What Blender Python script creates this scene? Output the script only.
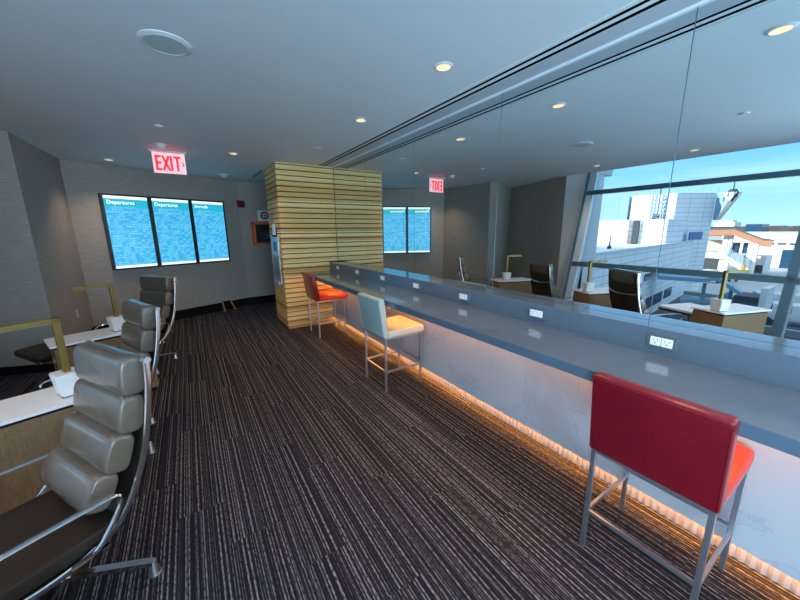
import bpy, bmesh, math, random
from mathutils import Vector, Matrix, Quaternion
random.seed(7)
scene = bpy.context.scene
for o in list(bpy.data.objects):
    bpy.data.objects.remove(o)
COL = scene.collection
EYE = 1.6

# ------------------------------------------------------------------ camera
FPX = 325.263
yaw, pitch, roll = 0.569940, 0.209633, 0.00923
cy, sy, cp, sp = math.cos(yaw), math.sin(yaw), math.cos(pitch), math.sin(pitch)
fwd = Vector((sy*cp, cy*cp, -sp)); right = Vector((cy, -sy, 0)); down = fwd.cross(right)
cr, sr = math.cos(roll), math.sin(roll)
r2 = right*cr + down*sr; d2 = -right*sr + down*cr
cam_d = bpy.data.cameras.new('camera'); cam_d.sensor_width = 36; cam_d.lens = FPX/800*36
cam_d.clip_start = .02; cam_d.clip_end = 3000
cam = bpy.data.objects.new('camera', cam_d); COL.objects.link(cam)
mw = Matrix.Identity(4)
for i in range(3):
    mw[i][0] = r2[i]; mw[i][1] = -d2[i]; mw[i][2] = -fwd[i]
mw[2][3] = EYE
cam.matrix_world = mw
scene.camera = cam

# ------------------------------------------------------------------ world, sun, exposure
vs = scene.view_settings
scene.display_settings.display_device = 'sRGB'
vs.view_transform = 'Standard'; vs.look = 'None'; vs.gamma = 1.0; vs.exposure = 0.85
vs.use_curve_mapping = False
SKY = 1.08
w = bpy.data.worlds.new('sky'); scene.world = w; w.use_nodes = True
nt = w.node_tree; nt.nodes.clear()
tc = nt.nodes.new('ShaderNodeTexCoord'); sep = nt.nodes.new('ShaderNodeSeparateXYZ')
nt.links.new(tc.outputs['Generated'], sep.inputs[0])
rampn = nt.nodes.new('ShaderNodeValToRGB'); rampn.color_ramp.interpolation = 'EASE'
els = rampn.color_ramp.elements
els[0].position = 0.0; els[0].color = (.44, .68, .88, 1)
els[1].position = 0.07; els[1].color = (.33, .62, .92, 1)
for pos, c in ((.16, (.19, .50, .92)), (.45, (.42, .60, .88)), (1.0, (.42, .56, .80))):
    e = els.new(pos); e.color = (*c, 1)
nt.links.new(sep.outputs['Z'], rampn.inputs[0])
# thin streaky clouds low over the horizon
mp = nt.nodes.new('ShaderNodeMapping'); mp.inputs['Scale'].default_value = (2.0, 2.0, 26.0)
nt.links.new(tc.outputs['Generated'], mp.inputs[0])
nz = nt.nodes.new('ShaderNodeTexNoise'); nz.inputs['Scale'].default_value = 1.6; nz.inputs['Detail'].default_value = 4
nt.links.new(mp.outputs[0], nz.inputs['Vector'])
cr1 = nt.nodes.new('ShaderNodeValToRGB'); cr1.color_ramp.elements[0].position = .48; cr1.color_ramp.elements[1].position = .78
nt.links.new(nz.outputs['Fac'], cr1.inputs[0])
mulc = nt.nodes.new('ShaderNodeMath'); mulc.operation = 'MULTIPLY'; mulc.inputs[1].default_value = .45
nt.links.new(cr1.outputs[0], mulc.inputs[0])
mxc = nt.nodes.new('ShaderNodeMixRGB'); mxc.inputs[2].default_value = (.62, .80, .95, 1)
nt.links.new(mulc.outputs[0], mxc.inputs[0]); nt.links.new(rampn.outputs[0], mxc.inputs[1])
bg = nt.nodes.new('ShaderNodeBackground'); bg.inputs['Strength'].default_value = SKY
wo = nt.nodes.new('ShaderNodeOutputWorld')
nt.links.new(mxc.outputs[0], bg.inputs[0]); nt.links.new(bg.outputs[0], wo.inputs[0])

sun_d = bpy.data.lights.new('sun', 'SUN'); sun_d.energy = 5.5; sun_d.color = (1.0, .93, .82); sun_d.angle = .009
sun = bpy.data.objects.new('sun', sun_d); COL.objects.link(sun)
SAZ, SEL = math.radians(36), math.radians(17)
tosun = Vector((math.cos(SEL)*math.cos(SAZ), math.cos(SEL)*math.sin(SAZ), math.sin(SEL)))
sun.rotation_mode = 'QUATERNION'; sun.rotation_quaternion = tosun.to_track_quat('Z', 'Y'); sun.location = (20, 20, 30)

def fill_light(name, loc, normal, sx, sy_, power, col):
    d = bpy.data.lights.new(name, 'AREA'); d.shape = 'RECTANGLE'; d.size = sx; d.size_y = sy_; d.energy = power; d.color = col
    o = bpy.data.objects.new(name, d); COL.objects.link(o); o.location = loc
    o.rotation_mode = 'QUATERNION'; o.rotation_quaternion = (-Vector(normal)).to_track_quat('Z', 'Y')
    return o
# daylight: area lights added behind the camera to brighten the room
fill_light('window_side_fill', (-1.86, -1.90, 1.32), (1, 0, .45), 2.45, 5.0, 310, (.44, .75, 1.0))
fill_light('end_wall_fill', (.2, -4.93, 1.35), (0, 1, 0), 3.6, 2.4, 150, (.52, .78, 1.0))  # added fill in front of the solid end wall, no window there
scene.cycles.max_bounces = 14; scene.cycles.diffuse_bounces = 8; scene.cycles.glossy_bounces = 6; scene.cycles.transparent_max_bounces = 12

# ------------------------------------------------------------------ node helpers
def newmat(name):
    m = bpy.data.materials.new(name); m.use_nodes = True
    return m, m.node_tree, m.node_tree.nodes['Principled BSDF']
def N(t, typ, **kw):
    n = t.nodes.new(typ)
    for k, v in kw.items():
        if k.startswith('i_'):
            n.inputs[k[2:].replace('_', ' ')].default_value = v
        else: setattr(n, k, v)
    return n
def L(t, a, b): t.links.new(a, b)
def plain(name, col, rough=.5, metal=0, spec=.5, coat=0, emit=None, estr=1, noise=0, nscale=20, bump=0):
    m, t, b = newmat(name)
    b.inputs['Base Color'].default_value = (*col, 1); b.inputs['Roughness'].default_value = rough
    b.inputs['Metallic'].default_value = metal; b.inputs['Specular IOR Level'].default_value = spec
    b.inputs['Coat Weight'].default_value = coat; b.inputs['Coat Roughness'].default_value = .15
    tcn = N(t, 'ShaderNodeTexCoord')
    if noise or bump:
        nn = N(t, 'ShaderNodeTexNoise', i_Scale=nscale, i_Detail=4.0); L(t, tcn.outputs['Object'], nn.inputs['Vector'])
    if noise:
        h = N(t, 'ShaderNodeHueSaturation'); h.inputs['Color'].default_value = (*col, 1)
        mr = N(t, 'ShaderNodeMapRange'); mr.inputs['To Min'].default_value = 1-noise; mr.inputs['To Max'].default_value = 1+noise
        mr.inputs['From Min'].default_value = .25; mr.inputs['From Max'].default_value = .75
        L(t, nn.outputs['Fac'], mr.inputs['Value']); L(t, mr.outputs[0], h.inputs['Value']); L(t, h.outputs[0], b.inputs['Base Color'])
    if bump:
        bm_ = N(t, 'ShaderNodeBump', i_Strength=bump, i_Distance=.002); L(t, nn.outputs['Fac'], bm_.inputs['Height']); L(t, bm_.outputs[0], b.inputs['Normal'])
    if emit:
        b.inputs['Emission Color'].default_value = (*emit, 1); b.inputs['Emission Strength'].default_value = estr
    return m

M = {}
M['ceiling'] = plain('painted_ceiling', (.74, .74, .76), .6, noise=.02, nscale=1.5)
M['white'] = plain('white_laminate', (.80, .80, .82), .35)
M['white_paint'] = plain('white_paint', (.84, .86, .88), .5)
M['black'] = plain('black_plastic', (.012, .012, .014), .4)
M['gap'] = plain('dark_gap', (.008, .008, .009), .8, spec=.1)
M['chrome'] = plain('polished_aluminium', (.78, .79, .82), .16, 1)
M['steel'] = plain('brushed_steel', (.62, .62, .66), .36, 1)
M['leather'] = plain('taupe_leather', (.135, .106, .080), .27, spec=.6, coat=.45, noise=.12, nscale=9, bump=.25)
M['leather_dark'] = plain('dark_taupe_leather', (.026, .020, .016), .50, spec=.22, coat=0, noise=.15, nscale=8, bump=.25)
M['red'] = plain('red_leather', (.17, .004, .010), .28, spec=.35, coat=.08, noise=.12, nscale=6, bump=.15)
M['red_seat'] = plain('glow_tinted_red_leather', (.60, .035, .015), .4, spec=.4)  # red leather with the light strip's orange glow put into its colour
M['grey_leather'] = plain('pale_grey_leather', (.36, .42, .40), .4, spec=.5, noise=.05, nscale=8)
M['cream_seat'] = plain('cream_leather', (.62, .56, .46), .42, spec=.4)
M['counter'] = plain('blue_grey_solid_surface', (.095, .125, .165), .09, spec=.45, coat=.35, noise=.04, nscale=3)
M['gold'] = plain('brushed_brass', (.20, .13, .028), .40, .6)
M['marble'] = plain('white_stone', (.82, .82, .80), .3, noise=.04, nscale=12)
M['frame'] = plain('window_frame_metal', (.085, .155, .195), .35, .2)
M['frame_light'] = plain('window_frame_pale', (.62, .72, .78), .4, .1)
M['amber_led'] = plain('amber_led_strip', (.9, .5, .2), .5, emit=(1.0, .40, .07), estr=50)
M['amber_led_upper'] = plain('amber_led_upper_strip', (.9, .5, .2), .5, emit=(1.0, .40, .09), estr=38)
M['toe'] = plain('pale_ribbed_skirting', (.26, .25, .26), .5)
M['lamp_glow'] = plain('downlight_lens', (1, .85, .6), .5, emit=(1.0, .60, .20), estr=.62)
M['grille'] = plain('speaker_grille', (.50, .54, .54), .7, noise=.3, nscale=400)
M['trim_white'] = plain('white_trim_ring', (.75, .75, .75), .5)
M['dark_red'] = plain('dark_red_plastic', (.16, .01, .02), .4)
M['orange'] = plain('orange_cabinet', (.85, .15, .02), .4)
M['outlet'] = plain('outlet_white', (.85, .85, .86), .35)
M['plate'] = plain('dark_metal_plate', (.16, .17, .19), .35, .6)
M['channel'] = plain('satin_grey_channel', (.50, .50, .55), .45, 0)
M['blackslot'] = plain('slot_black', (.004, .004, .004), .9, spec=0)
M['tan'] = plain('tan_wood', (.45, .22, .08), .5)
M['concrete'] = plain('pale_concrete', (.55, .52, .47), .9, noise=.1, nscale=.2)
M['apron_shade'] = plain('shade_toned_paving', (.075, .085, .095), .9, noise=.15, nscale=.4)
M['bwhite'] = plain('white_cladding_plain', (.72, .72, .70), .7)
M['bblue'] = plain('blue_tinted_window', (.02, .065, .13), .2)
M['bdark'] = plain('dark_opening', (.03, .04, .05), .6)
M['broof'] = plain('roof_grey', (.42, .40, .37), .9)
M['fascia'] = plain('salmon_fascia', (.50, .22, .13), .7)
M['roofdark'] = plain('dark_canopy_roof', (.10, .12, .14), .6)
M['bluecloth'] = plain('blue_panel', (.03, .13, .33), .5)
M['steelblue'] = plain('blue_grey_steel', (.20, .34, .45), .5)
M['trees'] = plain('winter_trees', (.075, .062, .055), .95, noise=.3, nscale=.1)
M['yellow'] = plain('yellow_paint', (.45, .26, .03), .6)

# carpet: staggered planks with fine stripes running along Y
def carpet():
    m, t, b = newmat('striped_carpet')
    tcn = N(t, 'ShaderNodeTexCoord'); s = N(t, 'ShaderNodeSeparateXYZ'); L(t, tcn.outputs['Object'], s.inputs[0])
    def mth(op, a, bb=None, c=None):
        n = N(t, 'ShaderNodeMath', operation=op)
        for k, v in enumerate((a, bb, c)):
            if v is None: continue
            if isinstance(v, (int, float)): n.inputs[k].default_value = v
            else: L(t, v, n.inputs[k])
        return n.outputs[0]
    xi = mth('FLOOR', mth('DIVIDE', s.outputs['X'], .25))
    off = mth('MULTIPLY', mth('MODULO', mth('ADD', xi, 100), 3), .333)
    yj = mth('FLOOR', mth('ADD', s.outputs['Y'], off))
    cmb = N(t, 'ShaderNodeCombineXYZ'); L(t, xi, cmb.inputs[0]); L(t, yj, cmb.inputs[1])
    wn = N(t, 'ShaderNodeTexWhiteNoise', noise_dimensions='2D'); L(t, cmb.outputs[0], wn.inputs['Vector'])
    w1 = mth('ADD', mth('MULTIPLY', s.outputs['X'], 88), mth('MULTIPLY', wn.outputs['Value'], 60))
    n1 = N(t, 'ShaderNodeTexNoise', noise_dimensions='1D', i_Scale=1.0, i_Detail=2.0); L(t, w1, n1.inputs['W'])
    # broken yarn along the stripes
    mpn = N(t, 'ShaderNodeMapping'); mpn.inputs['Scale'].default_value = (170, 42, 1); L(t, tcn.outputs['Object'], mpn.inputs[0])
    n2 = N(t, 'ShaderNodeTexNoise', i_Scale=1.0, i_Detail=2.0); L(t, mpn.outputs[0], n2.inputs['Vector'])
    st = N(t, 'ShaderNodeValToRGB'); L(t, n1.outputs['Fac'], st.inputs[0])
    e = st.color_ramp.elements; e[0].position = .50; e[0].color = (0, 0, 0, 1); e[1].position = .66; e[1].color = (1, 1, 1, 1)
    yr = N(t, 'ShaderNodeValToRGB'); L(t, n2.outputs['Fac'], yr.inputs[0])
    e = yr.color_ramp.elements; e[0].position = .36; e[0].color = (.12, .12, .12, 1); e[1].position = .60; e[1].color = (1, 1, 1, 1)
    f = mth('MULTIPLY', st.outputs[0], yr.outputs[0])
    mix = N(t, 'ShaderNodeMixRGB'); L(t, f, mix.inputs[0])
    mix.inputs[1].default_value = (.013, .012, .016, 1); mix.inputs[2].default_value = (.25, .235, .25, 1)
    L(t, mix.outputs[0], b.inputs['Base Color']); b.inputs['Roughness'].default_value = .95; b.inputs['Specular IOR Level'].default_value = .1
    bp = N(t, 'ShaderNodeBump', i_Strength=.4, i_Distance=.003); L(t, n2.outputs['Fac'], bp.inputs['Height']); L(t, bp.outputs[0], b.inputs['Normal'])
    return m
M['carpet'] = carpet()

def weave(name, c1, c2, axis_scale=(3, 3, 150)):
    m, t, b = newmat(name)
    tcn = N(t, 'ShaderNodeTexCoord'); mpn = N(t, 'ShaderNodeMapping'); mpn.inputs['Scale'].default_value = axis_scale
    L(t, tcn.outputs['Object'], mpn.inputs[0])
    n1 = N(t, 'ShaderNodeTexNoise', i_Scale=2.0, i_Detail=5.0, i_Roughness=.7); L(t, mpn.outputs[0], n1.inputs['Vector'])
    n2 = N(t, 'ShaderNodeTexNoise', i_Scale=90.0, i_Detail=2.0); L(t, tcn.outputs['Object'], n2.inputs['Vector'])
    ad = N(t, 'ShaderNodeMath', operation='MULTIPLY_ADD'); L(t, n2.outputs['Fac'], ad.inputs[0]); ad.inputs[1].default_value = .5
    L(t, n1.outputs['Fac'], ad.inputs[2])
    mr = N(t, 'ShaderNodeMapRange'); mr.inputs['From Min'].default_value = .55; mr.inputs['From Max'].default_value = .95; L(t, ad.outputs[0], mr.inputs[0])
    mix = N(t, 'ShaderNodeMixRGB'); mix.inputs[1].default_value = (*c1, 1); mix.inputs[2].default_value = (*c2, 1)
    L(t, mr.outputs[0], mix.inputs[0]); L(t, mix.outputs[0], b.inputs['Base Color']); b.inputs['Roughness'].default_value = .8
    b.inputs['Specular IOR Level'].default_value = .25
    return m
M['wall'] = weave('woven_grey_wallcovering', (.30, .265, .23), (.46, .42, .375), (3, 3, 60))

def stone_panel():
    m, t, b = newmat('pale_stone_panel')
    tcn = N(t, 'ShaderNodeTexCoord')
    n1 = N(t, 'ShaderNodeTexNoise', i_Scale=1.6, i_Detail=9.0, i_Roughness=.62, i_Distortion=1.2); L(t, tcn.outputs['Object'], n1.inputs['Vector'])
    r = N(t, 'ShaderNodeValToRGB'); L(t, n1.outputs['Fac'], r.inputs[0])
    e = r.color_ramp.elements; e[0].position = .30; e[0].color = (.35, .325, .335, 1); e[1].position = .60; e[1].color = (.46, .43, .44, 1)
    v = e = r.color_ramp.elements.new(.485); v.color = (.43, .41, .44, 1)
    v = r.color_ramp.elements.new(.495); v.color = (.35, .33, .35, 1)
    v = r.color_ramp.elements.new(.505); v.color = (.44, .42, .45, 1)
    L(t, r.outputs[0], b.inputs['Base Color']); b.inputs['Roughness'].default_value = .45
    return m
M['stone'] = stone_panel()

def slat_wood():
    m, t, b = newmat('oak_slats')
    tcn = N(t, 'ShaderNodeTexCoord'); s = N(t, 'ShaderNodeSeparateXYZ'); L(t, tcn.outputs['Object'], s.inputs[0])
    d = N(t, 'ShaderNodeMath', operation='DIVIDE'); L(t, s.outputs['Z'], d.inputs[0]); d.inputs[1].default_value = .08
    fl = N(t, 'ShaderNodeMath', operation='FLOOR'); L(t, d.outputs[0], fl.inputs[0])
    wn = N(t, 'ShaderNodeTexWhiteNoise', noise_dimensions='1D'); L(t, fl.outputs[0], wn.inputs['W'])
    mpn = N(t, 'ShaderNodeMapping'); mpn.inputs['Scale'].default_value = (2, 2, 70); L(t, tcn.outputs['Object'], mpn.inputs[0])
    n1 = N(t, 'ShaderNodeTexNoise', i_Scale=1.5, i_Detail=5.0); L(t, mpn.outputs[0], n1.inputs['Vector'])
    ad = N(t, 'ShaderNodeMath', operation='MULTIPLY_ADD'); L(t, n1.outputs['Fac'], ad.inputs[0]); ad.inputs[1].default_value = .7; L(t, wn.outputs['Value'], ad.inputs[2])
    r = N(t, 'ShaderNodeValToRGB'); L(t, ad.outputs[0], r.inputs[0])
    e = r.color_ramp.elements; e[0].position = .25; e[0].color = (.52, .24, .05, 1); e[1].position = 1.0; e[1].color = (.80, .53, .21, 1)
    v = r.color_ramp.elements.new(.8); v.color = (.70, .41, .12, 1)
    L(t, r.outputs[0], b.inputs['Base Color']); b.inputs['Roughness'].default_value = .5
    return m
M['slats'] = slat_wood()
M['wood'] = weave('wood_veneer', (.17, .10, .05), (.26, .165, .085), (60, 60, 4))

def mirror():
    m, t, b = newmat('mirror_glass')
    b.inputs['Base Color'].default_value = (.78, .84, .85, 1); b.inputs['Metallic'].default_value = 1; b.inputs['Roughness'].default_value = 0.0
    return m
M['mirror'] = mirror()

def glass():
    m, t, b = newmat('window_glass'); t.nodes.remove(b)
    tr = N(t, 'ShaderNodeBsdfTransparent'); tr.inputs[0].default_value = (.93, .97, .97, 1)
    gl = N(t, 'ShaderNodeBsdfGlossy'); gl.inputs['Roughness'].default_value = 0
    fr = N(t, 'ShaderNodeFresnel'); fr.inputs[0].default_value = 1.4
    mx = N(t, 'ShaderNodeMixShader'); L(t, fr.outputs[0], mx.inputs[0]); L(t, tr.outputs[0], mx.inputs[1]); L(t, gl.outputs[0], mx.inputs[2])
    L(t, mx.outputs[0], t.nodes['Material Output'].inputs[0])
    return m
M['glass'] = glass()

def cladding():
    m, t, b = newmat('white_panel_cladding')
    tcn = N(t, 'ShaderNodeTexCoord'); s = N(t, 'ShaderNodeSeparateXYZ'); L(t, tcn.outputs['Object'], s.inputs[0])
    def lines(src, per, wd):
        a = N(t, 'ShaderNodeMath', operation='DIVIDE'); L(t, src, a.inputs[0]); a.inputs[1].default_value = per
        f = N(t, 'ShaderNodeMath', operation='FRACT'); L(t, a.outputs[0], f.inputs[0])
        g = N(t, 'ShaderNodeMath', operation='LESS_THAN'); L(t, f.outputs[0], g.inputs[0]); g.inputs[1].default_value = wd
        return g.outputs[0]
    h = lines(s.outputs['Z'], .62, .09)
    ax = N(t, 'ShaderNodeMath', operation='ADD'); L(t, s.outputs['X'], ax.inputs[0]); L(t, s.outputs['Y'], ax.inputs[1])
    v = lines(ax.outputs[0], 3.1, .025)
    mxx = N(t, 'ShaderNodeMath', operation='MAXIMUM'); L(t, h, mxx.inputs[0]); L(t, v, mxx.inputs[1])
    mix = N(t, 'ShaderNodeMixRGB'); L(t, mxx.outputs[0], mix.inputs[0])
    mix.inputs[1].default_value = (.86, .88, .87, 1); mix.inputs[2].default_value = (.36, .40, .45, 1)
    L(t, mix.outputs[0], b.inputs['Base Color']); b.inputs['Roughness'].default_value = .6
    return m
M['clad'] = cladding()

def screen_mat():
    m, t, b = newmat('flight_board_display')
    tcn = N(t, 'ShaderNodeTexCoord'); s = N(t, 'ShaderNodeSeparateXYZ'); L(t, tcn.outputs['Object'], s.inputs[0])
    def mth(op, a, bb=None, c=None):
        n = N(t, 'ShaderNodeMath', operation=op)
        for k, v in enumerate((a, bb, c)):
            if v is None: continue
            if isinstance(v, (int, float)): n.inputs[k].default_value = v
            else: L(t, v, n.inputs[k])
        return n.outputs[0]
    X, Z = s.outputs['X'], s.outputs['Z']
    row = mth('DIVIDE', Z, .038); ri = mth('FLOOR', row); rf = mth('FRACT', row)
    ci = mth('FLOOR', mth('DIVIDE', X, .052))
    cmb = N(t, 'ShaderNodeCombineXYZ'); L(t, ci, cmb.inputs[0]); L(t, ri, cmb.inputs[1])
    wn = N(t, 'ShaderNodeTexWhiteNoise', noise_dimensions='2D'); L(t, cmb.outputs[0], wn.inputs['Vector'])
    wc = N(t, 'ShaderNodeTexWhiteNoise', noise_dimensions='2D')
    cmb2 = N(t, 'ShaderNodeCombineXYZ'); L(t, mth('FLOOR', mth('DIVIDE', X, .012)), cmb2.inputs[0]); L(t, ri, cmb2.inputs[1]); L(t, cmb2.outputs[0], wc.inputs['Vector'])
    body = N(t, 'ShaderNodeMixRGB'); L(t, wn.outputs['Value'], body.inputs[0])
    body.inputs[1].default_value = (.03, .30, .60, 1); body.inputs[2].default_value = (.05, .40, .64, 1)
    txt = mth('MULTIPLY', mth('MULTIPLY', mth('GREATER_THAN', rf, .3), mth('LESS_THAN', rf, .7)), mth('GREATER_THAN', wc.outputs['Value'], .45))
    txt = mth('MULTIPLY', txt, mth('GREATER_THAN', wn.outputs['Value'], .35))
    b2 = N(t, 'ShaderNodeMixRGB'); L(t, mth('MULTIPLY', txt, .25), b2.inputs[0]); L(t, body.outputs[0], b2.inputs[1]); b2.inputs[2].default_value = (.55, .85, .95, 1)
    line = mth('LESS_THAN', rf, .1)
    b3 = N(t, 'ShaderNodeMixRGB'); L(t, mth('MULTIPLY', line, .5), b3.inputs[0]); L(t, b2.outputs[0], b3.inputs[1]); b3.inputs[2].default_value = (.10, .50, .70, 1)
    hd = N(t, 'ShaderNodeMixRGB'); L(t, mth('GREATER_THAN', Z, .40), hd.inputs[0]); L(t, b3.outputs[0], hd.inputs[1]); hd.inputs[2].default_value = (.015, .36, .50, 1)
    bar = mth('MAXIMUM', mth('GREATER_THAN', Z, .525), mth('LESS_THAN', Z, -.53))
    fin = N(t, 'ShaderNodeMixRGB'); L(t, bar, fin.inputs[0]); L(t, hd.outputs[0], fin.inputs[1]); fin.inputs[2].default_value = (.75, .85, .88, 1)
    b.inputs['Base Color'].default_value = (.01, .01, .012, 1); b.inputs['Roughness'].default_value = .22; b.inputs['Specular IOR Level'].default_value = .25
    L(t, fin.outputs[0], b.inputs['Emission Color']); b.inputs['Emission Strength'].default_value = .78
    return m
M['screen'] = screen_mat()
M['screen_text'] = plain('white_screen_text', (.9, .9, .9), .5, emit=(.9, 1, 1), estr=.6)
M['exit_panel'] = plain('lit_exit_panel', (.8, .6, .6), .3, emit=(1.0, .50, .55), estr=.38)
M['exit_red'] = plain('exit_red_letters', (.8, .01, .02), .4, emit=(1.0, .012, .03), estr=.7)

# ------------------------------------------------------------------ mesh helpers
def link(name, bm, mat, parent=None, smooth=False, loc=None, rotz=0):
    bmesh.ops.recalc_face_normals(bm, faces=bm.faces)
    me = bpy.data.meshes.new(name); bm.to_mesh(me); bm.free()
    if mat is not None: me.materials.append(mat)
    if smooth:
        for p in me.polygons: p.use_smooth = True
        try: me.set_sharp_from_angle(angle=math.radians(38))
        except Exception: pass
    o = bpy.data.objects.new(name, me); COL.objects.link(o)
    if parent is not None: o.parent = parent
    if loc is not None: o.location = loc
    o.rotation_euler[2] = rotz
    return o
def box(bm, x0, x1, y0, y1, z0, z1, mtx=None, bevel=0, seg=2):
    v = [bm.verts.new((x, y, z)) for x in (x0, x1) for y in (y0, y1) for z in (z0, z1)]
    fs = [bm.faces.new([v[i] for i in f]) for f in ((0, 1, 3, 2), (4, 6, 7, 5), (0, 4, 5, 1), (2, 3, 7, 6), (0, 2, 6, 4), (1, 5, 7, 3))]
    if bevel:
        es = list({e for f in fs for e in f.edges})
        r = bmesh.ops.bevel(bm, geom=es, offset=bevel, segments=seg, affect='EDGES', profile=.5)
        v = list({vv for f in r['faces'] for vv in f.verts} | {vv for vv in v if vv.is_valid})
    if mtx is not None:
        bmesh.ops.transform(bm, matrix=mtx, verts=v)
    return v
def boxes(name, lst, mat, parent=None, bevel=0, **kw):
    bm = bmesh.new()
    for b in lst: box(bm, *b, bevel=bevel)
    return link(name, bm, mat, parent, **kw)
def prism(bm, pts, z0, z1):
    """vertical prism on a footprint; z1 may be a list of top heights"""
    n = len(pts)
    tz = z1 if isinstance(z1, (list, tuple)) else [z1]*n
    bz = z0 if isinstance(z0, (list, tuple)) else [z0]*n
    a = [bm.verts.new((p[0], p[1], bz[i])) for i, p in enumerate(pts)]
    b = [bm.verts.new((p[0], p[1], tz[i])) for i, p in enumerate(pts)]
    bm.faces.new(a[::-1]); bm.faces.new(b)
    for i in range(n):
        j = (i+1) % n; bm.faces.new((a[i], a[j], b[j], b[i]))
def sweep(bm, pts, prof, up=Vector((0, 1, 0)), closed_prof=True):
    """sweep a 2D profile [(a,b)] along pts; a along 'side', b along normal"""
    pts = [Vector(p) for p in pts]; rings = []
    for i, p in enumerate(pts):
        if i == 0: tg = pts[1]-pts[0]
        elif i == len(pts)-1: tg = pts[-1]-pts[-2]
        else: tg = (pts[i+1]-p).normalized() + (p-pts[i-1]).normalized()
        tg.normalize()
        side = up - tg*up.dot(tg)
        if side.length < 1e-4: side = Vector((1, 0, 0)) - tg*tg.x
        side.normalize(); nrm = tg.cross(side)
        rings.append([bm.verts.new(p + side*a + nrm*b) for a, b in prof])
    n = len(prof)
    for r0, r1 in zip(rings, rings[1:]):
        for k in range(n):
            bm.faces.new((r0[k], r0[(k+1) % n], r1[(k+1) % n], r1[k]))
    bm.faces.new(rings[0][::-1]); bm.faces.new(rings[-1])
def circ(r, n=10, ry=None): return [(r*math.cos(2*math.pi*k/n), (ry or r)*math.sin(2*math.pi*k/n)) for k in range(n)]
def rect(a, b): return [(-a/2, -b/2), (a/2, -b/2), (a/2, b/2), (-a/2, b/2)]
def spline(pts, sub=5):
    """Catmull-Rom through the points"""
    P = [Vector(p) for p in pts]; out = []
    for i in range(len(P)-1):
        p0 = P[max(i-1, 0)]; p1 = P[i]; p2 = P[i+1]; p3 = P[min(i+2, len(P)-1)]
        for k in range(sub):
            t = k/sub
            out.append(.5*((2*p1) + (p2-p0)*t + (2*p0-5*p1+4*p2-p3)*t*t + (3*p1-p0-3*p2+p3)*t**3))
    out.append(P[-1]); return out
def cyl(bm, x, y, z0, z1, r0, r1=None, n=24):
    r1 = r0 if r1 is None else r1
    a = [bm.verts.new((x+r0*math.cos(2*math.pi*k/n), y+r0*math.sin(2*math.pi*k/n), z0)) for k in range(n)]
    b = [bm.verts.new((x+r1*math.cos(2*math.pi*k/n), y+r1*math.sin(2*math.pi*k/n), z1)) for k in range(n)]
    bm.faces.new(a[::-1]); bm.faces.new(b)
    for k in range(n): bm.faces.new((a[k], a[(k+1) % n], b[(k+1) % n], b[k]))
def annulus(bm, x, y, z, r0, r1, h, n=32):
    rings = []
    for r, zz in ((r0, z), (r0, z-h), (r1, z-h*.35), (r1, z)):
        rings.append([bm.verts.new((x+r*math.cos(2*math.pi*k/n), y+r*math.sin(2*math.pi*k/n), zz)) for k in range(n)])
    for i in range(4):
        a, b = rings[i], rings[(i+1) % 4]
        for k in range(n): bm.faces.new((a[k], a[(k+1) % n], b[(k+1) % n], b[k]))
def pad(bm, c, ax, ay, az, hx, hy, hz, ex=.28, ez=.7, nu=28, nv=20, wrinkle=0):
    """puffy cushion: superellipsoid with half sizes hx,hy,hz along axes ax,ay,az (y = long axis)"""
    def sg(v, e): return math.copysign(abs(v)**e, v)
    rows = []
    for i in range(nv+1):
        ph = -math.pi/2 + math.pi*i/nv
        row = []
        for j in range(nu):
            th = 2*math.pi*j/nu
            yy = hy*sg(math.sin(ph), ex); cc = sg(math.cos(ph), ex)
            xx = hx*cc*sg(math.cos(th), ez); zz = hz*cc*sg(math.sin(th), ez)
            p = c + ax*xx + ay*yy + az*zz
            row.append(p)
        rows.append(row)
    bot = bm.verts.new(rows[0][0]); top = bm.verts.new(rows[-1][0])
    vr = [[bm.verts.new(p) for p in r] for r in rows[1:-1]]
    for k in range(nu):
        bm.faces.new((bot, vr[0][(k+1) % nu], vr[0][k])); bm.faces.new((top, vr[-1][k], vr[-1][(k+1) % nu]))
    for a, b in zip(vr, vr[1:]):
        for k in range(nu): bm.faces.new((a[k], a[(k+1) % nu], b[(k+1) % nu], b[k]))
def tag(o, label, cat, group=None, kind=None):
    o['label'] = label; o['category'] = cat
    if group: o['group'] = group
    if kind: o['kind'] = kind
    return o
def thing(name, label, cat, loc=(0, 0, 0), rotz=0, group=None):
    o = bpy.data.objects.new(name, None); COL.objects.link(o); o.empty_display_size = .1
    o.location = loc; o.rotation_euler = (0, 0, rotz)
    return tag(o, label, cat, group)
def struct(o): o['kind'] = 'structure'; return o
def dup(root, loc, rotz, label):
    def rec(o, par):
        c = o.copy(); COL.objects.link(c)
        if par is not None: c.parent = par
        for ch in list(o.children): rec(ch, c)
        return c
    r = rec(root, None); r.location = loc; r.rotation_euler = (0, 0, rotz); r['label'] = label
    return r
def text_bm(bm, s, size, mtx, depth=.002, spacing=1.0, bold=.0):
    cu = bpy.data.curves.new('txt', 'FONT'); cu.body = s; cu.size = size; cu.extrude = depth; cu.offset = bold
    cu.space_character = spacing; cu.align_x = 'LEFT'
    to = bpy.data.objects.new('txt', cu); COL.objects.link(to)
    dg = bpy.context.evaluated_depsgraph_get(); dg.update()
    me = bpy.data.meshes.new_from_object(to.evaluated_get(dg))
    n0 = len(bm.verts); bm.from_mesh(me); bm.verts.ensure_lookup_table()
    bmesh.ops.transform(bm, matrix=mtx, verts=bm.verts[n0:])
    bpy.data.objects.remove(to); bpy.data.meshes.remove(me); bpy.data.curves.remove(cu)

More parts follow.
